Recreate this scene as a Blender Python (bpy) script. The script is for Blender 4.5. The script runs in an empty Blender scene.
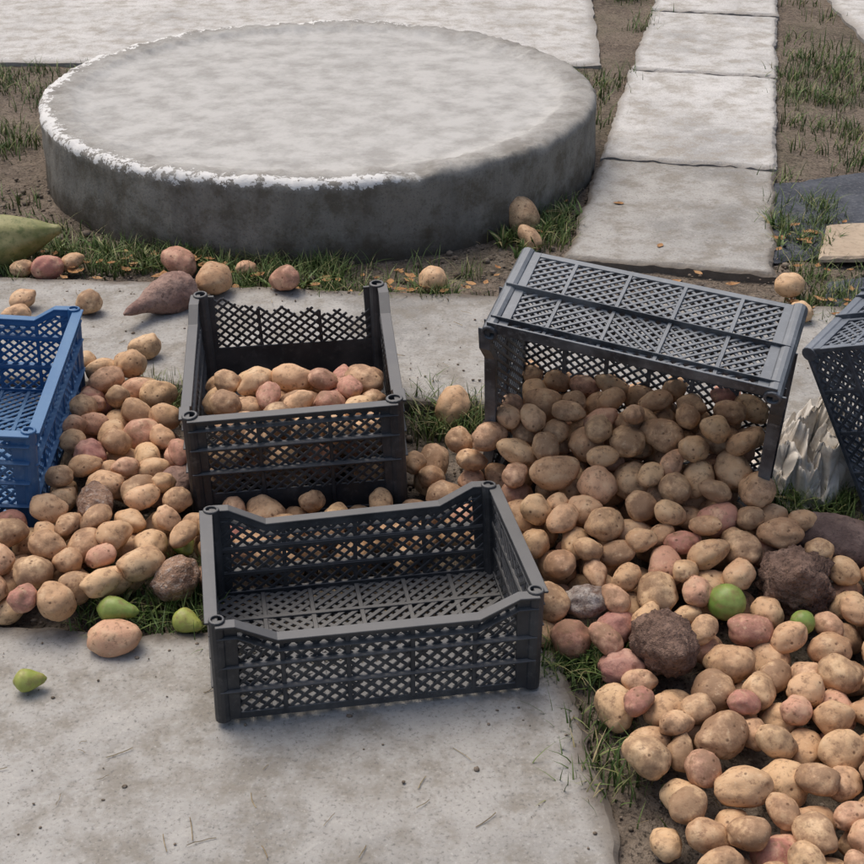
import bpy, bmesh, math, random
import numpy as np
from mathutils import Matrix, Euler, Vector, noise
random.seed(7); rng=np.random.default_rng(7)
scene=bpy.context.scene
PITCH=math.radians(30.763); F=1333.8; CH=1.632

def G(u,v,z=0.0):
    """ground position (metres) of a point surveyed in the photograph"""
    a=PITCH+math.atan((v-432)/F); Y=(CH-z)/math.tan(a)
    d=Y*math.cos(PITCH)+(CH-z)*math.sin(PITCH)
    return ((u-432)*d/F, Y)

# ------------------------------------------------------------ mesh helpers
def new_mesh(name,V,Fa,mat=None,smooth=False,attrs=None):
    me=bpy.data.meshes.new(name)
    V=np.asarray(V,dtype=np.float32)
    if isinstance(Fa,np.ndarray):
        k=Fa.shape[1]; n=len(Fa)
        me.vertices.add(len(V)); me.vertices.foreach_set('co',V.ravel())
        me.loops.add(n*k); me.loops.foreach_set('vertex_index',Fa.astype(np.int32).ravel())
        me.polygons.add(n); me.polygons.foreach_set('loop_start',np.arange(0,n*k,k,dtype=np.int32))
        try: me.polygons.foreach_set('loop_total',np.full(n,k,dtype=np.int32))
        except Exception: pass
        me.update(calc_edges=True)
    else:
        me.from_pydata(V.tolist(),[],Fa)
    me.validate()
    if smooth: me.polygons.foreach_set('use_smooth',np.ones(len(me.polygons),dtype=bool))
    if attrs is not None:
        at=me.color_attributes.new('rnd','FLOAT_COLOR','POINT')
        c=np.ones((len(V),4),dtype=np.float32); c[:,:attrs.shape[1]]=attrs
        at.data.foreach_set('color',c.ravel())
    me.update()
    o=bpy.data.objects.new(name,me); scene.collection.objects.link(o)
    if mat: me.materials.append(mat)
    return o

# ------------------------------------------------------------ materials
class NT:
    def __init__(s,name,rough=0.8,spec=0.3):
        s.m=bpy.data.materials.new(name); s.m.use_nodes=True
        s.t=s.m.node_tree; s.b=s.t.nodes['Principled BSDF']
        s.b.inputs['Roughness'].default_value=rough
        s.b.inputs['Specular IOR Level'].default_value=spec
        s.geo=s.t.nodes.new('ShaderNodeNewGeometry')
    def n(s,ty,**kw):
        x=s.t.nodes.new(ty)
        for k,v in kw.items(): setattr(x,k,v)
        return x
    def l(s,a,b): s.t.links.new(a,b)
    def noise(s,scale,detail=4,rough=.6,coord=None,dist=0):
        x=s.n('ShaderNodeTexNoise'); x.inputs['Scale'].default_value=scale
        x.inputs['Detail'].default_value=min(detail,4); x.inputs['Roughness'].default_value=rough
        x.inputs['Distortion'].default_value=dist
        s.l(coord or s.geo.outputs['Position'],x.inputs['Vector']); return x.outputs['Fac']
    def voro(s,scale,feature='F1',coord=None):
        x=s.n('ShaderNodeTexVoronoi',feature=feature); x.inputs['Scale'].default_value=scale
        s.l(coord or s.geo.outputs['Position'],x.inputs['Vector']); return x.outputs['Distance']
    def ramp(s,fac,stops):
        x=s.n('ShaderNodeValToRGB'); e=x.color_ramp.elements
        while len(e)<len(stops): e.new(.5)
        for el,(p,c) in zip(e,stops):
            el.position=p; el.color=(c,c,c,1) if isinstance(c,(int,float)) else (*c,1)
        s.l(fac,x.inputs['Fac']); return x.outputs['Color']
    def mix(s,fac,a,b,mode='MIX'):
        x=s.n('ShaderNodeMix',data_type='RGBA',blend_type=mode)
        for sock,val in ((x.inputs[0],fac),(x.inputs[6],a),(x.inputs[7],b)):
            if isinstance(val,(int,float)): sock.default_value=val
            elif isinstance(val,tuple): sock.default_value=(*val,1)
            else: s.l(val,sock)
        return x.outputs[2]
    def math(s,op,a,b=None):
        x=s.n('ShaderNodeMath',operation=op)
        for i,val in enumerate((a,b)):
            if val is None: continue
            if isinstance(val,(int,float)): x.inputs[i].default_value=val
            else: s.l(val,x.inputs[i])
        return x.outputs[0]
    def attr(s):
        at=s.n('ShaderNodeAttribute',attribute_name='rnd'); sp=s.n('ShaderNodeSeparateColor'); s.l(at.outputs['Color'],sp.inputs[0]); return sp.outputs
    def bump(s,h,strength=.4,dist=.01,prev=None):
        x=s.n('ShaderNodeBump'); x.inputs['Strength'].default_value=strength
        x.inputs['Distance'].default_value=dist; s.l(h,x.inputs['Height'])
        if prev: s.l(prev,x.inputs['Normal'])
        return x.outputs['Normal']
    def out(s,col,nrm=None,rough=None):
        if isinstance(col,tuple): s.b.inputs['Base Color'].default_value=(*col,1)
        else: s.l(col,s.b.inputs['Base Color'])
        if nrm: s.l(nrm,s.b.inputs['Normal'])
        if rough is not None: s.l(rough,s.b.inputs['Roughness'])
        return s.m

def mat_soil():
    m=NT('soil',.95,.15)
    a=m.noise(3.0,8,.65); b=m.noise(40,8,.7)
    col=m.ramp(a,[(.3,(.075,.06,.048)),(.5,(.145,.115,.088)),(.7,(.215,.175,.135))])
    col=m.mix(m.ramp(b,[(.4,.0),(.7,.7)]),col,(.28,.23,.18))
    col=m.mix(m.ramp(m.noise(120,3),[(.35,.9),(.48,0.)]),col,(.04,.032,.026))
    g=m.noise(1.7,5,.6)
    col=m.mix(m.ramp(g,[(.5,0.),(.72,.45)]),col,(.075,.085,.04))
    nr=m.bump(b,.8,.02)
    return m.out(col,nr)
def concrete(name,base,dark=.55,stain=.65):
    m=NT(name,.88,.22)
    a=m.noise(1.6,7,.6,dist=.4); b=m.noise(9,8,.75); s=m.noise(150,4,.7)
    lo=tuple(x*dark for x in base); hi=tuple(min(1,x*1.15) for x in base)
    col=m.ramp(a,[(.3,lo),(.47,base),(.72,hi)])
    col=m.mix(m.ramp(b,[(.38,stain),(.54,0.)]),col,tuple(x*.55*c for x,c in zip(base,(1.04,.95,.82))))
    col=m.mix(m.ramp(b,[(.56,0.),(.68,.5)]),col,tuple(min(1,x*1.25) for x in base))
    col=m.mix(m.ramp(s,[(.32,.75),(.45,0.)]),col,tuple(x*.42 for x in base))
    col=m.mix(m.ramp(s,[(.58,0.),(.70,.5)]),col,tuple(min(1,x*1.45) for x in base))
    h=m.math('ADD',m.math('MULTIPLY',b,1.5),m.math('MULTIPLY',s,.35))
    nr=m.bump(h,.55,.006)
    return m,col,nr,b
def mat_slab(name='concrete_slab',base=(.37,.355,.325),dirt=.85):
    m,col,nr,b=concrete(name,base,.68,.65)
    e=m.attr()[0]
    d=m.math('ADD',e,m.math('MULTIPLY',m.math('SUBTRACT',b,.5),1.1))
    col=m.mix(m.ramp(d,[(.55,0.),(.95,dirt)]),col,(.125,.10,.075))
    return m.out(col,nr)
def mat_ring():
    m,col,nr,b=concrete('ring_concrete',(.235,.22,.19),.6,.8)
    sep=m.n('ShaderNodeSeparateXYZ'); m.l(m.geo.outputs['Position'],sep.inputs[0])
    z=sep.outputs['Z']; n=m.noise(9,6,.7)
    e=m.attr()   # r: lid, g: rim edge
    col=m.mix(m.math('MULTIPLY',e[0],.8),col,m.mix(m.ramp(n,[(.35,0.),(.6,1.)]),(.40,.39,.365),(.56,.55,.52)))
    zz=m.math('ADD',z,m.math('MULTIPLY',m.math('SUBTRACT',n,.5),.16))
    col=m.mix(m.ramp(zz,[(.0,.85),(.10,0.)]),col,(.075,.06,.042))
    mp=m.n('ShaderNodeMapping'); mp.inputs['Scale'].default_value=(7,7,.8); m.l(m.geo.outputs['Position'],mp.inputs[0])
    st=m.noise(1.6,4,.65,mp.outputs[0])
    col=m.mix(m.math('MULTIPLY',m.ramp(st,[(.5,0.),(.7,.5)]),m.math('SUBTRACT',1.0,e[0])),col,(.11,.10,.085))
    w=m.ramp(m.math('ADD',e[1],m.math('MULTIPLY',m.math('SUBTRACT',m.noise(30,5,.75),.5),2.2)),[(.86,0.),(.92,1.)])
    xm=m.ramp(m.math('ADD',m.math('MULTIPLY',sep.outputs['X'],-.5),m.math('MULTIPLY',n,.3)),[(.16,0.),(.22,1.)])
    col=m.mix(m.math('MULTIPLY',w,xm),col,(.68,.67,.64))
    return m.out(col,nr)
def mat_potato():
    m=NT('potato_skin',.58,.3)
    r,g,b=m.attr()
    col=m.ramp(r,[(0,(.46,.27,.15)),(.25,(.56,.35,.195)),(.5,(.65,.43,.24)),(.72,(.62,.38,.22)),(.9,(.58,.32,.215)),(1,(.45,.19,.15))])
    n1=m.noise(22,6,.7); n2=m.noise(75,5,.7)
    col=m.mix(m.ramp(n1,[(.5,0.),(.66,.5)]),col,(.70,.51,.31))
    dirt=m.math('ADD',n1,m.math('MULTIPLY',m.math('SUBTRACT',g,.5),.28))
    col=m.mix(m.ramp(dirt,[(.34,.78),(.52,0.)]),col,(.26,.16,.095))
    col=m.mix(m.ramp(n2,[(.35,.75),(.46,0.)]),col,(.26,.15,.085))
    col=m.mix(m.ramp(n2,[(.60,0.),(.70,.45)]),col,(.72,.54,.35))
    v=m.voro(48); col=m.mix(m.ramp(v,[(.07,.8),(.16,0.)]),col,(.12,.06,.03))
    nr=m.bump(m.math('ADD',m.math('MULTIPLY',n2,.6),m.ramp(v,[(0,0.),(.18,.5)])),.5,.005)
    return m.out(col,nr,m.ramp(n1,[(.3,.8),(.7,.48)]))
def mat_plastic(name,base,dust_sky,rough=.42,dustamt=.55,skyamt=.4):
    m=NT(name,rough,.45)
    a=m.noise(7,7,.65); b=m.noise(60,6,.7)
    col=m.mix(m.ramp(a,[(.42,0.),(.75,dustamt)]),base,dust_sky)
    col=m.mix(m.ramp(b,[(.54,0.),(.75,dustamt*.7)]),col,dust_sky)
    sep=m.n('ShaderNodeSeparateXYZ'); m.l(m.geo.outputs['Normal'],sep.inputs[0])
    up=m.ramp(sep.outputs['Z'],[(.5,0.),(1.,skyamt)])
    col=m.mix(up,col,dust_sky)  # sky light painted onto up-facing sides, in the same tone as the dust
    nr=m.bump(b,.12,.002)
    return m.out(col,nr,m.ramp(a,[(.3,rough-.08),(.7,rough+.25)]))
def mat_noise(name,c1,c2,c3=None,s1=15,s2=80,rough=.7,bump=.5,bd=.006,spec=.3):
    m=NT(name,rough,spec); a=m.noise(s1,7,.65); b=m.noise(s2,5,.7)
    col=m.ramp(a,[(.35,c1),(.65,c2)])
    if c3: col=m.mix(m.ramp(b,[(.5,0.),(.68,.8)]),col,c3)
    nr=m.bump(m.math('ADD',b,a),bump,bd)
    return m.out(col,nr)
def mat_grass(name,c1,c2,c3):
    m=NT(name,.55,.3)
    r,g,b=m.attr()
    col=m.ramp(r,[(0,c1),(.55,c2),(.78,c3),(1,(.36,.29,.15))])
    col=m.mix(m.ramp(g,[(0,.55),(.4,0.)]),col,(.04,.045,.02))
    return m.out(col)
M_soil=mat_soil(); M_slab=mat_slab(); M_pale=mat_slab('pale_concrete',(.54,.525,.495),.5); M_ring=mat_ring(); M_pot=mat_potato()
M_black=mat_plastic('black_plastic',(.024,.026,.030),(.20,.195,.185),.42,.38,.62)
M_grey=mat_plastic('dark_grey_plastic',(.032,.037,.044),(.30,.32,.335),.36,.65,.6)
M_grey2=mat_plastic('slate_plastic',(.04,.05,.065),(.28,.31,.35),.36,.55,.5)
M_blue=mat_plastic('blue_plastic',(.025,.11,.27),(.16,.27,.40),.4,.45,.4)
M_grass=mat_grass('grass',(.05,.09,.022),(.11,.17,.045),(.20,.25,.085))
M_leaf=mat_noise('dry_leaf',(.34,.15,.05),(.46,.27,.12),(.16,.08,.04),20,90,.7)

# ------------------------------------------------------------ ground sheet
def axis(lo,hi,step,far_lo,far_hi):
    core=np.arange(lo,hi+1e-6,step)
    L=[];x=lo;s=step
    while x>far_lo: s*=1.6; x-=s; L.append(max(x,far_lo))
    R=[];x=hi;s=step
    while x<far_hi: s*=1.6; x+=s; R.append(min(x,far_hi))
    return np.array(L[::-1]+list(core)+R)
def gh(x,y):
    p=Vector((x*3,y*3,0)); q=Vector((x*17,y*17,3))
    return -.012+.010*noise.noise(p)+.007*noise.noise(q)
xs=axis(-2.2,2.4,.03,-60,60); ys=axis(.9,6.5,.03,-20,110)
V=[];
for y in ys:
    for x in xs:
        V.append((x,y,gh(x,y) if (-3<x<3 and 0<y<8) else -.012))
nx=len(xs); ii=np.arange(len(ys)-1)[:,None]*nx+np.arange(nx-1)[None,:]; ii=ii.ravel()
new_mesh('ground',V,np.stack([ii,ii+1,ii+nx+1,ii+nx],1),M_soil,True)

# ------------------------------------------------------------ slabs
def slab(name,corners,top,thick=.07,mat=M_slab,n=70,jag=.016,seed=0,rough=.002,band=.10):
    c=[Vector((*p,0)) for p in corners]
    m=n; V=[];Fs=[];A=[]
    sx=(c[1]-c[0]).length; sy=(c[3]-c[0]).length
    def wob(p): 
        return Vector((noise.noise(Vector((p.x*6+seed,p.y*6,1)))*jag+noise.noise(Vector((p.x*28+seed,p.y*28,1)))*jag*.5,
                       noise.noise(Vector((p.x*6,p.y*6+seed,5)))*jag+noise.noise(Vector((p.x*28,p.y*28+seed,5)))*jag*.5,0))
    for j in range(m+1):
        for i in range(n+1):
            s,t=i/n,j/m
            p=c[0].lerp(c[1],s).lerp(c[3].lerp(c[2],s),t); p=p+wob(p)
            e=min(i,n-i,j,m-j)
            drop=.008*max(0,1-e)*(1+noise.noise(p*25))
            V.append((p.x,p.y,top+rough*noise.noise(p*8)+rough*.6*noise.noise(p*40)-drop))
            ed=min(s*sx,(1-s)*sx,t*sy,(1-t)*sy)
            A.append((max(0,1-ed/band),0))
    for j in range(m):
        for i in range(n):
            a=j*(n+1)+i; Fs.append((a,a+1,a+n+2,a+n+1))
    loop=[i for i in range(n+1)]+[j*(n+1)+n for j in range(1,m+1)]+[m*(n+1)+i for i in range(n-1,-1,-1)]+[j*(n+1) for j in range(m-1,0,-1)]
    b=len(V)
    for k in loop: V.append((V[k][0],V[k][1],top-thick)); A.append((1,0))
    L=len(loop)
    for k in range(L): Fs.append((loop[k],b+k,b+(k+1)%L,loop[(k+1)%L]))
    return new_mesh(name,V,Fs,mat,False,np.array(A))
a=G(-700,262);b=G(200,290);c=G(200,394);d=G(-700,360)
slab('concrete_slab',[d,c,b,a],.022,seed=1,n=110)
a=G(207,291);b=G(1010,318);c=G(900,440);d=G(208,395)
slab('concrete_slab',[d,c,b,a],.019,seed=2,n=110)
p0=Vector((*G(565,262),0)); p1=Vector((*G(590,190),0)); q0=Vector((*G(774,280),0)); q1=Vector((*G(763,190),0))
dl=(p1-p0).normalized(); dr=(q1-q0).normalized()
for k,(t0,t1) in enumerate(((0,.92),(.935,2.1),(2.12,3.2),(3.22,4.4))):
    A=p0+dl*t0;B=q0+dl*t0;C=q0+dl*t1;D=p0+dl*t1
    slab('path_slab',[(A.x,A.y),(B.x,B.y),(C.x,C.y),(D.x,D.y)],.018+.003*(k%2),seed=5+k,n=50,mat=M_slab if k==0 else M_pale,band=.06)
a=G(-160,624);b=G(560,652);c=G(640,905);d=G(-200,905)
slab('concrete_apron',[d,c,b,a],.012,seed=11,n=120,mat=M_slab)
slab('far_paving',[(-4.5,6.0),(.75,5.9),(1.0,9.5),(-4.5,9.5)],.012,seed=14,n=60,mat=M_pale)
slab('far_paving',[(1.95,4.7),(5,4.7),(5,9.5),(2.2,9.5)],.012,seed=15,n=60,mat=M_pale)

# ------------------------------------------------------------ well ring
def ring():
    cx,cy,R=-.4,4.733,.98
    prof=[(0.01,.237,1,0),(.3,.237,1,0),(.6,.237,1,0),(.80,.237,1,0),(.85,.240,1,0),(.865,.249,.9,.1),(.88,.252,.7,.3),(.92,.2525,.5,.6),(.955,.252,.4,1),(.97,.247,.3,1),(.98,.235,.15,.9),(.981,.215,.0,.4),(.981,.18,0,0),(.982,.12,0,0),(.984,.06,0,0),(.985,0,0,0),(.985,-.08,0,0)]
    n=420;V=[];Fs=[];A=[]
    for i in range(n):
        th=2*math.pi*i/n
        for (r,z,ea,eb) in prof:
            x=cx+r*math.cos(th);y=cy+r*math.sin(th)
            k=noise.noise(Vector((x*3,y*3,z*3)))*.014+noise.noise(Vector((x*14,y*14,z*14)))*.008+noise.noise(Vector((x*45,y*45,z*45)))*.004
            rr=r+(k if r>.84 else 0)
            zz=z+(noise.noise(Vector((x*11,y*11,7)))*.010+noise.noise(Vector((x*45,y*45,7)))*.008 if (z>.2 and r>.84) else 0)
            V.append((cx+rr*math.cos(th),cy+rr*math.sin(th),zz)); A.append((ea,eb))
    P=len(prof)
    for i in range(n):
        for j in range(P-1):
            a=i*P+j;b=((i+1)%n)*P+j
            Fs.append((a,a+1,b+1,b))
    Fs.append(tuple(i*P for i in range(n)))
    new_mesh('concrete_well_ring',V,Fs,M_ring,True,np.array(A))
ring()

# ------------------------------------------------------------ crates
class CB:
    def __init__(s): s.V=[];s.F=[]
    def prism(s,pts2,frame,n0,n1):
        O,U,W,N=frame; k=len(pts2); b=len(s.V)
        for off in (n0,n1):
            for (u,v) in pts2: s.V.append(tuple(O+U*u+W*v+N*off))
        s.F.append(tuple(b+i for i in range(k))[::-1]); s.F.append(tuple(b+k+i for i in range(k)))
        for i in range(k):
            j=(i+1)%k; s.F.append((b+i,b+j,b+k+j,b+k+i))
    def bar(s,fr,p,q,w,t,off=0):
        p=np.array(p,float);q=np.array(q,float);d=q-p;l=np.hypot(*d)
        if l<.004: return
        d/=l;n=np.array([-d[1],d[0]])*w/2
        s.prism([tuple(p-n),tuple(q-n),tuple(q+n),tuple(p+n)],fr,off-t/2,off+t/2)
    def strip(s,fr,prof,w,t,off=0,dv=0):
        O,U,W,N=fr;b=len(s.V);n=len(prof)
        for (u,v) in prof:
            for (vv,nn) in ((v+dv,off+t/2),(v+dv,off-t/2),(v+dv-w,off-t/2),(v+dv-w,off+t/2)):
                s.V.append(tuple(O+U*u+W*vv+N*nn))
        for i in range(n-1):
            for k in range(4):
                a=b+i*4+k;c=b+i*4+(k+1)%4
                s.F.append((a,c,c+4,a+4))
        s.F.append((b,b+3,b+2,b+1)); e=b+(n-1)*4; s.F.append((e,e+1,e+2,e+3))
    def lattice(s,fr,quads,sx,sy,w,t):
        for fam in (1,-1):
            d=np.array([sx,sy*fam])
            for Q in quads:
                Q=[np.array(q) for q in Q]
                us=[q[0] for q in Q];vs=[q[1] for q in Q]
                lo=min(us)-max(vs)*sx/sy-sx;hi=max(us)+max(vs)*sx/sy+sx
                for k in range(int(lo/sx)-1,int(hi/sx)+2):
                    p=np.array([k*sx,0.]);t0,t1=-1e9,1e9;ok=True
                    for i in range(len(Q)):
                        e=Q[(i+1)%len(Q)]-Q[i];nn=np.array([-e[1],e[0]])
                        num=nn@(p-Q[i]);den=nn@d
                        if abs(den)<1e-12:
                            if num<0: ok=False
                        else:
                            tt=-num/den
                            if den>0:t0=max(t0,tt)
                            else:t1=min(t1,tt)
                    if ok and t1>t0: s.bar(fr,p+d*t0,p+d*t1,w,t,off=.0009*fam)
    def tube(s,x,y,z0,z1,r,ri,depth=.03,n=14):
        b=len(s.V)
        for (rr,z) in ((r,z0),(r,z1-.002),(r-.002,z1),(ri,z1),(ri,z1-depth)):
            for i in range(n):
                a=2*math.pi*i/n; s.V.append((x+rr*math.cos(a),y+rr*math.sin(a),z))
        for k in range(4):
            for i in range(n):
                j=(i+1)%n; s.F.append((b+k*n+i,b+k*n+j,b+(k+1)*n+j,b+(k+1)*n+i))
        s.F.append(tuple(b+4*n+i for i in range(n))); s.F.append(tuple(b+i for i in range(n))[::-1])

def interp(prof,u):
    for (a,b) in zip(prof[:-1],prof[1:]):
        if a[0]<=u<=b[0]: return a[1]+(b[1]-a[1])*(u-a[0])/max(1e-9,b[0]-a[0])
    return prof[-1][1]
def wall(cb,O,U,N,L,H,dip=0,solid=0,rails=(),ribs=4,broken=None,sx=.026,sy=.022,a=.05,b=.10,w=.0065,extra=True):
    fr=(Vector(O),Vector(U),Vector((0,0,1)),Vector(N))
    prof=[(0,H),(a,H),(b,H-dip),(L-b,H-dip),(L-a,H),(L,H)] if dip>0 else [(0,H),(L,H)]
    if broken: prof=broken
    v0=.012
    if solid>0: cb.strip(fr,[(0,solid),(L,solid)],solid-.004,.004,0.0003); v0=solid-.002
    quads=[[(p[0],v0),(q[0],v0),(q[0],q[1]-.004),(p[0],p[1]-.004)] for p,q in zip(prof[:-1],prof[1:])]
    cb.lattice(fr,quads,sx,sy,w,.0034)
    cb.strip(fr,[(0,.016),(L,.016)],.014,.009)
    if not broken:
        cb.strip(fr,prof,.017,.010,.001)
        cb.strip(fr,prof,.0045,.024,.006,dv=.0012)
        if extra: cb.strip(fr,[(u,v-.026) for u,v in prof],.003,.016,.006)
    for r in rails:
        if not broken:
            cb.strip(fr,[(0,r),(L,r)],.009,.0085,.0005)
            cb.strip(fr,[(0,r+.003),(L,r+.003)],.003,.018,.006)
    for i in range(1,ribs):
        u=L*i/ribs+.0007; h=interp(prof,u)
        cb.bar(fr,(u,.01),(u,h-.006),.008,.0074,.0012)
def crate(name,W,D,H,mat,M,front={},back={},side={},postr=.015,fribs=(6,4),fw=.0065,warp=1):
    cb=CB(); i=.008; X=W/2-i;Y=D/2-i
    wall(cb,(-X,-Y,0),(1,0,0),(0,-1,0),2*X,H,**front)
    wall(cb,(X,Y,0),(-1,0,0),(0,1,0),2*X,H,**back)
    wall(cb,(X,-Y,0),(0,1,0),(1,0,0),2*Y,H,**side)
    wall(cb,(-X,Y,0),(0,-1,0),(-1,0,0),2*Y,H,**side)
    fr=(Vector((-X,-Y,.008)),Vector((1,0,0)),Vector((0,1,0)),Vector((0,0,1)))
    L,B=2*X,2*Y
    cb.lattice(fr,[[(0,0),(L,0),(L,B),(0,B)]],.026,.024,fw,.0036)
    for k in range(1,fribs[0]): cb.bar(fr,(L*k/fribs[0],0),(L*k/fribs[0],B),.009,.0082,.0003)
    for k in range(1,fribs[1]): cb.bar(fr,(0,B*k/fribs[1]),(L,B*k/fribs[1]),.009,.0094,.0003)
    for sx in (-1,1):
        for sy in (-1,1):
            cb.tube(sx*(W/2-postr*.8),sy*(D/2-postr*.8),0.0,H+.006,postr,postr*.66)
            fr1=(Vector((sx*(W/2-.005),sy*(D/2-.012),0)),Vector((0,-sy,0)),Vector((0,0,1)),Vector((sx,0,0)))
            cb.prism([(0,.003),(.03,.003),(.034,H-.005),(0,H-.005)],fr1,-.0042,.0022)
            fr2=(Vector((sx*(W/2-.012),sy*(D/2-.005),0)),Vector((-sx,0,0)),Vector((0,0,1)),Vector((0,sy,0)))
            cb.prism([(0,.003),(.03,.003),(.034,H-.006),(0,H-.006)],fr2,-.0044,.0024)
    sd=random.random()*50
    Vn=[]
    for v in cb.V:
        p=Vector(v); q=p*3.4+Vector((sd,0,0)); g_=warp*(.3+p.z/H)
        Vn.append((p.x+.010*noise.noise(q)*g_,p.y+.013*noise.noise(q+Vector((9,0,0)))*g_,p.z+.007*warp*noise.noise(q+Vector((0,9,0)))))
    o=new_mesh(name,Vn,cb.F,mat)
    o.matrix_world=M
    bm=bmesh.new(); bm.from_mesh(o.data); bmesh.ops.recalc_face_normals(bm,faces=bm.faces); bm.to_mesh(o.data); bm.free()
    md=o.modifiers.new('bevel','BEVEL'); md.width=.0009; md.segments=1; md.limit_method='ANGLE'
    return o
def pose(x,y,z,rx,ry,rz): return Matrix.Translation((x,y,z))@Euler([math.radians(t) for t in (rx,ry,rz)],'XYZ').to_matrix().to_4x4()
MA=pose(-.120,1.952,.014,-2.6,.6,9.46)
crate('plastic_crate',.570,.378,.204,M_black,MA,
      front=dict(dip=.036,rails=(.065,.115),ribs=5,a=.035,b=.105),back=dict(dip=.036,rails=(.06,.115),ribs=4,a=.035,b=.105),
      side=dict(dip=.0,rails=(.07,.13),ribs=4),fw=.0095)
MB_=pose(-.309,2.651,.016,0.5,-1.3,5.946)
Lb=.451-.016
pr=[(0,.19),(.03,.205),(.06,.185),(.10,.215),(.13,.20),(.16,.225),(.2,.205),(.23,.23),(.26,.215),(.30,.232),(.335,.235),(.36,.25),(.39,.262),(Lb,.262)]
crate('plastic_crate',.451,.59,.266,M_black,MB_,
      front=dict(rails=(.13,.19),solid=.075,ribs=3),back=dict(rails=(),solid=.12,ribs=3,broken=pr),
      side=dict(dip=.03,rails=(.13,.19),solid=.075,ribs=4),postr=.018)
MC=pose(.422,2.416,.2627,104.0,3.55,-21.35)@Matrix.Translation((0,0,-.131))
WC,DC,HC=.583,.48,.262
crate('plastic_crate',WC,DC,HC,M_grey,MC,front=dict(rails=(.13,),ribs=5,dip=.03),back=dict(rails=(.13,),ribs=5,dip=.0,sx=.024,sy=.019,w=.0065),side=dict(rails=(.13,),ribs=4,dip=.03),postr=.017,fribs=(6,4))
MD=pose(-1.045,2.60,.025,-.6,4.5,3.5)
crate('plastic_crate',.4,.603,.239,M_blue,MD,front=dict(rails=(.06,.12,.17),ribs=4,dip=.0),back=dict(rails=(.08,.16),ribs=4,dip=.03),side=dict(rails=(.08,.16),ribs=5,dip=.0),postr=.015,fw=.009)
u=Vector((-.42,.18,.889)).normalized(); b0=Vector((.72,.69,.0)); b0=(b0-u*b0.dot(u)).normalized(); xx=u.cross(b0)
P0=Vector((.93,2.37,.01)); WE,DE,HE=.55,.41,.25
orig=P0-xx*WE/2+u*DE/2
ME=Matrix(((xx.x,u.x,b0.x,orig.x),(xx.y,u.y,b0.y,orig.y),(xx.z,u.z,b0.z,orig.z),(0,0,0,1)))
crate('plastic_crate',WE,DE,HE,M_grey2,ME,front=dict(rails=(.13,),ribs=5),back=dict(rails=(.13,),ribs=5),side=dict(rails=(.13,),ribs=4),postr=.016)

# ------------------------------------------------------------ potatoes
def ico(sub):
    bm=bmesh.new(); bmesh.ops.create_icosphere(bm,subdivisions=sub,radius=1)
    V=np.array([v.co[:] for v in bm.verts]);Fa=np.array([[v.index for v in f.verts] for f in bm.faces]);bm.free();return V,Fa
IV,IF=ico(4)
def proto(seed):
    r=random.Random(seed); V=IV.copy()
    off=Vector((seed*7.3,seed*1.7,seed*.9))
    d=np.array([1+.16*noise.noise(Vector(v)*1.0+off)+.08*noise.noise(Vector(v)*2.1+off)+.014*noise.noise(Vector(v)*7+off) for v in V])
    for k in range(r.randint(4,8)):
        c=np.array(Vector((r.gauss(0,1),r.gauss(0,1),r.gauss(0,1))).normalized())
        dot=V@c; d-=.045*np.exp(-(1-dot)/.010)
    V=V*d[:,None]
    el=r.uniform(1.08,1.5)
    tp=r.uniform(-.14,.14)
    V[:,1:]*=(1+tp*V[:,:1])
    V[:,0]*=el; V[:,2]*=r.uniform(.82,.97)
    V[:,1]+=r.uniform(-.1,.1)*(V[:,0]**2)
    V*=1/(el**.5)
    return V
PROT=[proto(i+1) for i in range(28)]
def rotm(a,b,c): return np.array(Euler((a,b,c)).to_matrix())
def potato_mesh(name,items):
    Vs=[];Fs=[];A=[];n0=0
    for (x,y,z,r) in items:
        P=PROT[random.randrange(len(PROT))]
        R=rotm(0,0,random.uniform(0,6.28))@rotm(0,random.gauss(0,.28),0)@rotm(random.gauss(0,.4),0,0)
        W=P@R.T*r+np.array([x,y,z]); 
        Vs.append(W);Fs.append(IF+n0);n0+=len(W)
        A.append(np.tile([random.random(),random.random(),random.random()],(len(W),1)))
    return new_mesh(name,np.concatenate(Vs),np.concatenate(Fs),M_pot,True,np.concatenate(A))

SP=np.zeros((5000,4)); NS=0
MCi=MC.inverted(); MEi=ME.inverted()
fpA=(MA.inverted(),.575,.378); fpB=(MB_.inverted(),.451,.59); fpD=(MD.inverted(),.4,.603)
def floorC(x,y):
    z=.03
    for _ in range(3):
        l=MCi@Vector((x,y,z)); z+=(-DC/2+.008-l.y)*.97
    l=MCi@Vector((x,y,z))
    return l.x,l.z,z
def blocked(x,y,r):
    for Mi,W,D in (fpA,fpB,fpD):
        l=Mi@Vector((x,y,.05))
        if abs(l.x)<W/2+r*.85 and abs(l.y)<D/2+r*.85: return True
    for zz in (.03,.1):
        l=MEi@Vector((x,y,zz))
        if -WE/2-r<l.x<WE/2+r and -DE/2-r<l.y<DE/2+r and -r<l.z<HE+r: return True
    return False
def zdrop(C,r):
    z=C[:,2]+r*.86
    if NS:
        S_=SP[:NS]; near=(np.abs(S_[:,0]-C[0,0])<.2)&(np.abs(S_[:,1]-C[0,1])<.2); S_=S_[near]
        if len(S_):
            d2=(C[:,None,0]-S_[None,:,0])**2+(C[:,None,1]-S_[None,:,1])**2
            R=(r+S_[None,:,3])*.915
            h=R*R-d2; zz=np.where(h>0,S_[None,:,2]+np.sqrt(np.maximum(h,0))*.88,-1)
            z=np.maximum(z,zz.max(1))
    return z
def inpoly(x,y,poly):
    c=False;n=len(poly);j=n-1
    for i in range(n):
        xi,yi=poly[i];xj,yj=poly[j]
        if (yi>y)!=(yj>y) and x<(xj-xi)*(y-yi)/(yj-yi)+xi: c=not c
        j=i
    return c
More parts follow.
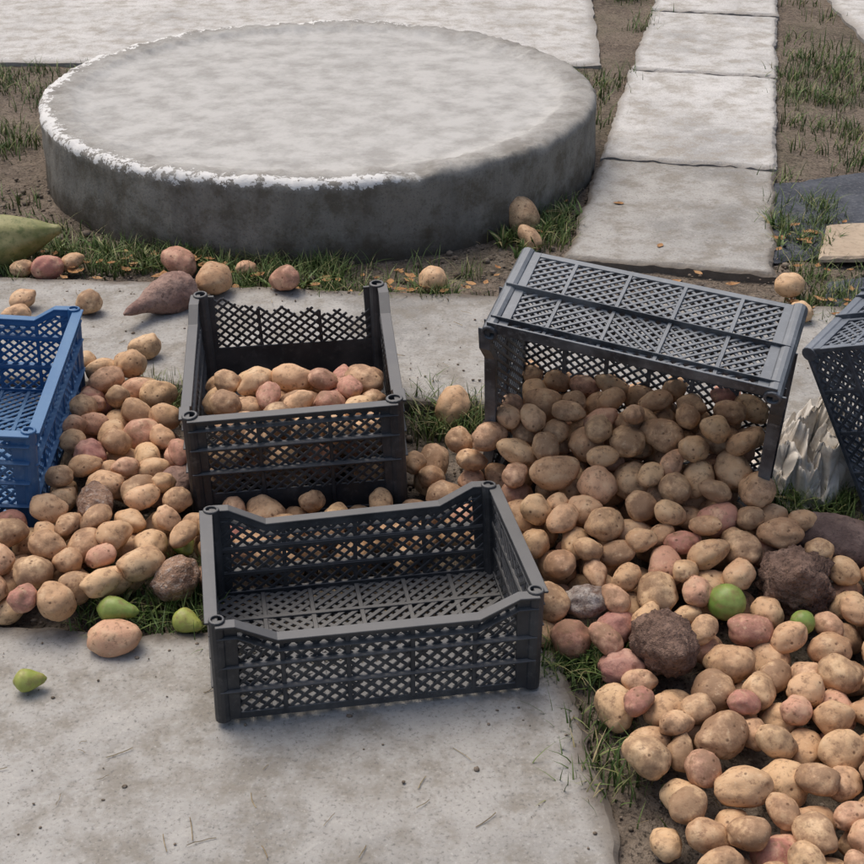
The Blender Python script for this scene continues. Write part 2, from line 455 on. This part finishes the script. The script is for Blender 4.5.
def fill(poly,tries,hfun,floorfun,rr=(.0275,.043),K=8):
    global NS
    items=[]; xs_=[p[0] for p in poly];ys_=[p[1] for p in poly]
    for _ in range(tries):
        x=random.uniform(min(xs_),max(xs_));y=random.uniform(min(ys_),max(ys_))
        if not inpoly(x,y,poly): continue
        r=rr[0]+(rr[1]-rr[0])*random.random(); C=[]
        for k in range(K):
            xx_=x+(random.uniform(-1,1)*.045 if k else 0);yy_=y+(random.uniform(-1,1)*.045 if k else 0)
            f=floorfun(xx_,yy_,r)
            if f is None: continue
            C.append((xx_,yy_,f))
        if not C: continue
        C=np.array(C);z=zdrop(C,r);i=int(np.argmin(z))
        x,y,f=C[i]
        if z[i]+r*.8<=max(hfun(x,y),f+r*1.7):
            SP[NS]=(x,y,z[i],r);NS+=1;items.append((x,y,z[i],r))
    return items
def floor_open(x,y,r):
    if blocked(x,y,r): return None
    lx,lz,z=floorC(x,y)
    if lz<HC+.015 and abs(lx)<WC/2+.45:
        if abs(lx)>WC/2-r*1.02-.008: return None
        if lz<r+.012: return None
        return max(z,0)
    return 0.0
mouth=[MC@Vector((sx_*WC/2*.75,-DC/2,HC)) for sx_ in (-1,1)]
def dseg(x,y):
    a,b=mouth; ax,ay,bx,by=a.x,a.y,b.x,b.y
    t=max(0,min(1,((x-ax)*(bx-ax)+(y-ay)*(by-ay))/((bx-ax)**2+(by-ay)**2)))
    return math.hypot(x-ax-t*(bx-ax),y-ay-t*(by-ay)),t
def h_right(x,y):
    lx,lz,z=floorC(x,y)
    if abs(lx)<WC/2 and 0<lz<HC: return .265+.10*lx
    d,t=dseg(x,y)
    return max(.105,.23-.33*d)
random.seed(11)
def reserve(u_,v_,z,r):
    global NS
    x,y=G(u_,v_,z); SP[NS]=(x,y,z,r); NS+=1
    return (x,y,z)
res={}
res['beet1']=reserve(797,582,.095,.072)
res['beet2']=reserve(668,645,.085,.062)
res['beet3a']=reserve(800,532,.085,.045); res['beet3']=reserve(830,541,.09,.052); res['beet3b']=reserve(858,550,.09,.045)
for k_ in ((727,602,.095,.033),(803,622,.085,.022),(586,602,.065,.038),(616,628,.05,.034),(622,668,.036,.035)):
    res[k_[:2]]=reserve(*k_)
polyR=[G(*p) for p in ((478,500),(478,380),(560,330),(800,330),(790,500),(880,560),(960,600),(980,900),(800,900),(740,890),(685,840),(660,780),(645,725),(625,690),(600,668),(560,640),(552,600),(535,540))]
right=fill(polyR,11000,h_right,floor_open)
potato_mesh('potato_pile',right)
for k_ in ((177,580,.06,.04),(95,502,.085,.038),(118,610,.055,.034),(184,545,.06,.030),(90,455,.08,.036),(172,490,.05,.045)):
    res[k_[:2]]=reserve(*k_)
polyL=[G(*p) for p in ((92,395),(130,398),(150,440),(176,470),(182,520),(200,560),(192,590),(150,570),(125,610),(75,628),(0,618),(-120,600),(-140,530),(30,545),(70,500))]
left=fill(polyL,5500,lambda x,y:.125,floor_open)
potato_mesh('potato_pile',left)
polyM=[G(*p) for p in ((410,440),(440,470),(480,475),(520,500),(505,560),(480,560),(225,580),(205,545),(220,525),(405,525))]
mid=fill(polyM,1800,lambda x,y:.10,floor_open)
potato_mesh('potato_pile',mid)
MBi=MB_.inverted()
def floorB(x,y,r):
    l=MBi@Vector((x,y,.05))
    if abs(l.x)>.451/2-r*1.05-.012 or l.y<-.59/2+r*1.1+.012 or l.y>.12: return None
    return .035
def hB(x,y):
    l=MBi@Vector((x,y,.05)); return .238-max(0,(l.y-.0))*.9
cB=[(MB_@Vector((a_,b_,0))) for a_,b_ in ((-.23,-.3),(.23,-.3),(.23,.14),(-.23,.14))]
inB=fill([(p.x,p.y) for p in cB],2800,hB,floorB,rr=(.030,.045))
potato_mesh('potato_pile',inB)
for (pu,pv,px) in ((146,355,28),(24,306,24),(18,322,26),(89,310,26),(143,408,26),(163,442,30),(215,290,36),(246,267,20),(286,287,30),(433,280,28),(520,220,38),(530,238,24),(789,293,28),(801,317,22),(452,408,38),(434,464,38),(180,264,32),(72,261,22),(48,270,30),(22,268,22),(115,640,46)):
    x,y=G(pu,pv,.03); s=(pv+362)*.8593/CH; r=px/s/2*1.02
    potato_mesh('potato',[(x,y,(.022 if 285<pv<400 else .0)+r*.8,r)])

# ------------------------------------------------------------ other vegetables (lofted bodies)
def loft(name,prof,spine,loc,rot,mat,nz=(.1,3),n=48,sq=1.0,ridges=0,seed=0,fine=0):
    V=[];Fs=[]
    S_=64
    rad=np.interp(np.linspace(0,1,S_),[p[0] for p in prof],[p[1] for p in prof])
    rad=np.convolve(np.pad(rad,4,'edge'),np.ones(9)/9,'valid'); rad[0]=rad[-1]=0.0005
    for i in range(S_):
        t=i/(S_-1); c=Vector(spine(t)); 
        tg=(Vector(spine(min(1,t+.01)))-Vector(spine(max(0,t-.01)))).normalized()
        sd=tg.cross(Vector((0,0,1))).normalized(); up=sd.cross(tg)
        for k in range(n):
            a=2*math.pi*k/n
            dv=sd*math.cos(a)+up*math.sin(a)*sq
            p=c+dv*rad[i]
            q=p*(nz[1]/.1)+Vector((seed,0,0))
            f=1+nz[0]*noise.noise(q)+nz[0]*.5*noise.noise(q*2.7)+ridges*.04*math.cos(8*a)
            if fine: f+=fine*(noise.noise(q*6)+.6*noise.noise(q*14)-abs(noise.noise(q*4))*1.2)
            V.append(c+dv*rad[i]*f)
    for i in range(S_-1):
        for k in range(n):
            k2=(k+1)%n; Fs.append((i*n+k,i*n+k2,(i+1)*n+k2,(i+1)*n+k))
    o=new_mesh(name,[tuple(v) for v in V],Fs,mat,True); o.location=loc; o.rotation_euler=[math.radians(t) for t in rot]; return o
M_sq=mat_noise('marrow_skin',(.17,.19,.06),(.36,.33,.15),(.12,.15,.05),10,60,.5,.2)
M_sweet=mat_noise('rough_root_skin',(.22,.125,.10),(.36,.24,.19),(.13,.08,.06),14,90,.8,.8)
M_beet=mat_noise('beet_skin',(.14,.085,.065),(.36,.235,.175),(.06,.037,.03),24,130,.85,1.0,.012)
M_beet2=mat_noise('dark_beet_skin',(.10,.066,.058),(.21,.15,.13),(.06,.042,.037),12,90,.75,.6,.006)
M_green=mat_noise('green_fruit_skin',(.14,.23,.04),(.30,.37,.10),(.24,.19,.07),20,50,.45,.2,.003,.4)
M_yel=mat_noise('yellow_green_fruit_skin',(.28,.33,.06),(.43,.45,.13),(.28,.21,.08),20,50,.45,.2,.003,.4)
M_mold=mat_noise('mouldy_skin',(.16,.10,.075),(.50,.46,.42),(.08,.055,.045),34,120,.95,.8)
M_red=mat_noise('red_potato_skin',(.36,.16,.13),(.54,.32,.24),(.26,.13,.10),18,90,.6,.4)
M_rot=mat_noise('rotten_skin',(.15,.085,.06),(.40,.25,.165),(.50,.42,.36),24,90,.7,.9,.01)
def lin(L,bend=0,bz=0): return lambda t:((t-.5)*L,bend*(1-(2*t-1)**2),bz*(2*t-1)**2)
def at(u_,v_,z): x,y=G(u_,v_,z); return (x,y,z)
loft('marrow',[(0,0),(.08,.055),(.3,.085),(.55,.08),(.78,.05),(.93,.018),(1,.012)],lin(.36,.01,.01),at(2,242,.075),(0,-6,12),M_sq,(.05,1.5),ridges=.5)
loft('root_vegetable',[(0,.0),(.06,.012),(.3,.022),(.55,.05),(.8,.062),(.95,.045),(1,0)],lin(.26,.01,0),at(160,300,.065),(0,2,52),M_sweet,(.16,2.2),fine=.03)
loft('root_vegetable',[(0,.0),(.06,.01),(.3,.03),(.6,.045),(.9,.035),(1,0)],lin(.16,.005,0),res[(172,490)],(0,5,60),M_sweet,(.16,2.2),seed=4)
bp=[(0,.004),(.1,.018),(.3,.055),(.6,.074),(.85,.062),(.95,.04),(1,0)]
loft('beetroot',bp,lin(.18,.004),res['beet1'],(0,50,75),M_beet,(.24,2.6),seed=2,fine=.12,ridges=.6)
loft('beetroot',[(p,r*.82) for p,r in bp],lin(.19,.004),res['beet2'],(0,28,98),M_beet,(.24,2.6),seed=9,fine=.12,ridges=.6)
loft('beetroot',[(0,.01),(.2,.046),(.5,.058),(.8,.046),(1,0)],lin(.23,.0),res['beet3'],(0,0,-18),M_beet2,(.12,2),seed=5)
def fruit(name,loc,r,mat,el=1.0,rot=(0,0,0)):
    pf=[(0,0),(.05,r*.5),(.2,r*.88),(.45,r),(.7,r*.9),(.9,r*.6),(1,r*.2)] if el<1.1 else [(0,0),(.06,r*.5),(.25,r),(.5,r*.9),(.75,r*.55),(.93,r*.35),(1,0)]
    return loft(name,pf,lin(2*r*el),loc,rot,mat,(.06,1.2))
fruit('green_apple',res[(727,602)],.036,M_green,.95,(0,-80,20))
fruit('green_tomato',res[(803,622)],.023,M_green,.95,(0,-60,20))
fruit('green_pear',res[(118,610)],.027,M_green,1.55,(0,0,-8))
fruit('green_pear',at(188,622,.03),.025,M_yel,1.35,(0,0,-30))
fruit('green_pear',res[(184,545)],.025,M_green,1.3,(0,0,-60))
fruit('green_pear',at(30,680,.036),.022,M_yel,1.35,(0,0,10))
def special(name,loc,r,mat,seed):
    V=PROT[seed%len(PROT)]*r
    V=np.array([Vector(v)*(1+.12*noise.noise(Vector(v)*60)) for v in V])
    V=V@rotm(.3,.2,seed).T
    o=new_mesh(name,V,IF.copy(),mat,True); o.location=loc
special('mouldy_potato',res[(586,602)],.043,M_mold,3)
special('rotten_potato',res[(177,580)],.045,M_rot,4)
special('rotten_potato',res[(95,502)],.043,M_rot,5)
special('red_potato',res[(616,628)],.040,M_red,7)
special('red_potato',res[(90,455)],.040,M_red,8)
special('red_potato',res[(622,668)],.040,M_red,9)

# ------------------------------------------------------------ white cloth bag
def bag():
    n=170; out=[];Fa=[]
    def rid(q): 
        a_=abs(noise.noise(q)); return math.sqrt(a_*a_+.0012)
    for j in range(n+1):
        for i in range(n+1):
            s,t=i/n*2-1,j/n*2-1
            p=Vector((s,t,0))
            w=Vector((noise.noise(p*1.6+Vector((3,0,0))),noise.noise(p*1.6+Vector((0,7,0))),0))
            q=p+w*.8
            rr=min(1,math.hypot(s,t)/1.02)
            dome=(1-rr**2.4)**.8 if rr<1 else 0
            h=dome*(.165-.16*rid(q*1.9)-.10*rid(q*3.7+Vector((4,2,0)))-.045*rid(q*7.5+Vector((1,8,0)))-.015*rid(q*15))+.012*noise.noise(p*2.4)
            jx=.020*noise.noise(p*4)+.008*noise.noise(p*9); jy=.020*noise.noise(p*4+Vector((0,0,4)))+.008*noise.noise(p*9+Vector((0,0,7)))
            x=s*.120*(1+.25*noise.noise(p*1.2+Vector((1,1,8))))+jx; y=t*.10*(1+.25*noise.noise(p*1.2+Vector((4,1,2))))+jy
            out.append((x,y,max(h,.0)+.004+.004*noise.noise(p*9)))
    for j in range(n):
        for i in range(n):
            a_=j*(n+1)+i; Fa.append((a_,a_+1,a_+n+2,a_+n+1))
    M=mat_noise('white_cloth',(.60,.55,.48),(.74,.70,.63),(.50,.43,.35),9,40,.95,.15,.002,.1)
    o=new_mesh('white_cloth_bag',out,np.array(Fa),M,True); x,y=G(808,478,.0); o.location=(x,y,.010); o.rotation_euler=(.12,0,.5); o.scale=(1.05,1.05,1.35)
bag()

# ------------------------------------------------------------ odd sheets at upper right
M_felt=mat_noise('roofing_felt',(.04,.045,.055),(.085,.093,.108),(.14,.14,.15),8,90,.85,.5)
M_tan=mat_noise('tan_board',(.40,.31,.22),(.50,.40,.29),(.30,.23,.16),6,60,.8,.3)
slab('roofing_felt',[G(768,262),G(960,258),G(960,160),G(766,186)],.008,.012,M_felt,40,.03,21,.004)
slab('roofing_felt',[G(806,345),G(980,345),G(980,272),G(828,282)],.011,.012,M_felt,40,.03,25,.004)
slab('wooden_board',[G(818,266),G(960,262),G(960,226),G(826,232)],.028,.018,M_tan,40,.008,23,.001)

# ------------------------------------------------------------ grass, weeds, leaves, grit
def blades(name,bases,mat,Lr=(.04,.10),wr=(.0015,.003),lean=.7):
    n=len(bases); bases=np.array(bases); k=5
    L=rng.uniform(*Lr,n); w=rng.uniform(*wr,n); th=rng.uniform(0,2*np.pi,n); ln=rng.uniform(.1,1,n)*lean
    ph=th+rng.normal(0,.5,n)+np.pi/2
    V=np.zeros((n,2*k,3)); A=np.zeros((n,2*k,2)); cr=rng.random(n)
    for i in range(k):
        t=i/(k-1); h=L*(t-.35*ln*t*t); o=L*ln*t**1.8*.9
        ww=w*(1-t**1.6)*1.0+.0001
        for s_,sg in enumerate((-1,1)):
            V[:,2*i+s_,0]=bases[:,0]+np.cos(th)*o+np.cos(ph)*ww*sg
            V[:,2*i+s_,1]=bases[:,1]+np.sin(th)*o+np.sin(ph)*ww*sg
            V[:,2*i+s_,2]=bases[:,2]+h
        A[:,2*i:2*i+2,0]=cr[:,None]; A[:,2*i:2*i+2,1]=t
    q=np.array([[2*i,2*i+1,2*i+3,2*i+2] for i in range(k-1)])
    Fa=(np.arange(n)[:,None,None]*2*k+q[None]).reshape(-1,4)
    return new_mesh(name,V.reshape(-1,3),Fa,mat,True,A.reshape(-1,2))
B=[]
def tufts(u0,v0,u1,v1,nt,per=28,spread=.022):
    for _ in range(nt):
        x,y=G(random.uniform(u0,u1),random.uniform(v0,v1))
        for _ in range(random.randint(per//3,per)):
            B.append((x+random.gauss(0,spread),y+random.gauss(0,spread),-.012))
random.seed(5)
tufts(0,240,90,262,24); tufts(90,246,215,272,80); tufts(215,260,345,292,75); tufts(345,262,500,300,18,16)
tufts(495,196,568,250,60,34); tufts(770,200,835,262,44,30); tufts(790,268,860,332,30)
tufts(418,284,450,302,8); tufts(125,388,190,415,26); tufts(408,402,478,436,30)
tufts(770,480,855,520,50); tufts(85,590,205,640,40,22); tufts(548,650,615,680,34,24); tufts(0,268,120,282,12)
tufts(150,560,215,600,10); tufts(300,292,420,304,8)
tufts(570,675,650,800,22,18,.03)
tufts(207,380,209,396,6,8,.006); tufts(0,383,480,398,14,10,.012)
blades('grass',B,M_grass,(.03,.09),(.0011,.0024),1.15)
B=[]
for _ in range(2400):
    x=random.uniform(-4.5,4.5);y=random.uniform(4.0,10)
    if (x+.4)**2+(y-4.733)**2<1.02**2: continue
    if -4.5<x<1.0 and y>5.85: continue
    if .4+.24*(y-3.8)-.02<x<1.03+.24*(y-3.8)+.03: continue
    if x>1.95 and y>4.6: continue
    if 1.05<x<2.0 and y<4.6 and random.random()<.8: continue
    for _ in range(34): B.append((x+random.gauss(0,.05),y+random.gauss(0,.05),-.012))
blades('grass',B,M_grass,(.03,.09),(.0015,.003),1.1)
B=[]
for (pu,pv) in ((540,232),(560,215),(510,245),(785,235),(815,245),(800,310),(150,262),(110,255),(270,282),(435,292),(590,662),(140,615),(800,500),(300,285),(440,420),(60,255),(190,262),(235,275),(520,255)):
    for _ in range(3):
        x,y=G(pu+random.gauss(0,8),pv+random.gauss(0,5))
        for _ in range(9): B.append((x+random.gauss(0,.006),y+random.gauss(0,.006),-.008))
blades('weed',B,M_grass,(.04,.08),(.004,.008),1.5)
Vs=[];Fs=[]
def leaf(x,y,z,s):
    b=len(Vs);th=random.uniform(0,6.28);c,sn=math.cos(th),math.sin(th);cu=random.uniform(.1,.5)
    pts=[(-1,0),(-.5,.42),(.1,.55),(.6,.3),(1.1,0),(.6,-.3),(.1,-.55),(-.5,-.42)]
    Vs.append((x,y,z))
    for (px,py) in pts:
        px*=random.uniform(.85,1.1)
        Vs.append((x+(px*c-py*sn)*s,y+(px*sn+py*c)*s,z+s*cu*(px*px*.6+py*py*1.6)*random.uniform(.6,1.2)+.002))
    for i in range(8): Fs.append((b,b+1+i,b+1+(i+1)%8))
for (u0,v0,u1,v1,n_) in ((60,258,230,285,34),(230,280,420,300,20),(395,270,500,305,16),(500,200,570,250,12),(770,225,860,265,18),(780,270,860,330,20),(0,255,60,280,10),(150,385,200,430,4),(560,190,760,300,5)):
    for _ in range(n_):
        x,y=G(random.uniform(u0,u1),random.uniform(v0,v1)); leaf(x,y,.012+random.random()*.012,random.uniform(.010,.024))
new_mesh('fallen_leaves',Vs,Fs,M_leaf,False)
Vs=[];Fs=[]
def twig(x,y,z,l,th,w):
    b=len(Vs);c,s=math.cos(th),math.sin(th);bd=random.uniform(-.08,.08)*l;k=5
    for i in range(k):
        t=i/(k-1)-.5; px=x+c*t*l-s*bd*(1-4*t*t); py=y+s*t*l+c*bd*(1-4*t*t); zz=z+random.random()*.003
        Vs.extend([(px-s*w,py+c*w,zz),(px+s*w,py-c*w,zz),(px,py,zz+w*1.5)])
    for i in range(k-1):
        a=b+i*3
        for q in range(3): Fs.append((a+q,a+(q+1)%3,a+3+(q+1)%3,a+3+q))
for _ in range(330):
    u_,v_=random.uniform(-20,880),random.uniform(200,860)
    if v_>660 and u_<640 and random.random()<.7: continue
    x,y=G(u_,v_)
    twig(x,y,.024 if (2.95<y<3.6 and x<.95) else .014,random.uniform(.012,.05),random.uniform(0,6.28),random.uniform(.0004,.0009))
M_straw=mat_noise('straw',(.30,.22,.12),(.48,.38,.22),(.16,.11,.07),20,60,.8)
new_mesh('straw_litter',Vs,Fs,M_straw,False)
CV,CF=ico(1); Vs=[];Fs=[];n0=0
ap=[G(-200,625),G(555,652),G(620,905),G(-260,905)]
for _ in range(11000):
    x=random.uniform(-1.6,1.7);y=1.4+random.random()**.8*3.1
    r=abs(random.gauss(0,.0028))+.001
    sl=inpoly(x,y,ap) or (2.95<y<3.6 and x<1.1)
    if sl: 
        eg=min(abs(y-2.02),abs(y-2.97),abs(y-3.55))
        if random.random()<(.3 if eg<.08 else .85): continue
        r*=.65
    elif random.random()<.04: r=random.uniform(.008,.015)
    W=CV*np.array([r*random.uniform(.7,1.4),r,r*.7])*(1+.12*rng.standard_normal((len(CV),1)))+np.array([x,y,r*.2+((.013 if y<2.5 else .021) if sl else -.006)])
    Vs.append(W);Fs.append(CF+n0);n0+=len(W)
M_grit=mat_noise('soil_clods',(.11,.085,.06),(.24,.19,.145),(.32,.28,.23),9,60,.95,.5)
new_mesh('gravel',np.concatenate(Vs),np.concatenate(Fs),M_grit,False)

def far_wall():
    cb=CB(); fr=(Vector((-12,10.2,-.05)),Vector((1,0,0)),Vector((0,0,1)),Vector((0,-1,0)))
    cb.prism([(0,0),(24,0),(24,2.2),(0,2.2)],fr,-.2,0)
    cb.prism([(0,0),(24,0),(24,.25),(0,.25)],fr,.002,.04)
    cb.prism([(0,2.202),(24,2.202),(24,2.28),(0,2.28)],fr,-.24,.05)
    new_mesh('garden_wall',cb.V,cb.F,M_pale,False,np.zeros((len(cb.V),2)))
far_wall()

# ------------------------------------------------------------ light & camera
w=bpy.data.worlds.new('World'); scene.world=w; w.use_nodes=True
nt=w.node_tree; bg=nt.nodes['Background']; sky=nt.nodes.new('ShaderNodeTexSky'); sky.sky_type='NISHITA'; sky.sun_disc=False
EL,AZ=math.radians(64),math.radians(-40)
sky.sun_elevation=EL; sky.sun_rotation=AZ; sky.air_density=1.0; sky.dust_density=5; sky.ozone_density=.3
nt.links.new(sky.outputs[0],bg.inputs[0]); bg.inputs[1].default_value=.15
sd=Vector((math.sin(AZ)*math.cos(EL),math.cos(AZ)*math.cos(EL),math.sin(EL)))
L=bpy.data.lights.new('sun','SUN'); L.energy=1.5; L.angle=math.radians(45); L.color=(1,.96,.90)
lo=bpy.data.objects.new('sun',L); scene.collection.objects.link(lo); lo.rotation_euler=sd.to_track_quat('Z','Y').to_euler()
cam=bpy.data.cameras.new('camera'); co=bpy.data.objects.new('camera',cam); scene.collection.objects.link(co)
co.location=(0,0,CH); co.rotation_euler=(math.pi/2-PITCH,0,0); cam.sensor_width=36; cam.lens=36*F/864; cam.clip_end=300
scene.camera=co
scene.view_settings.view_transform='Standard'; scene.view_settings.look='None'; scene.view_settings.exposure=0
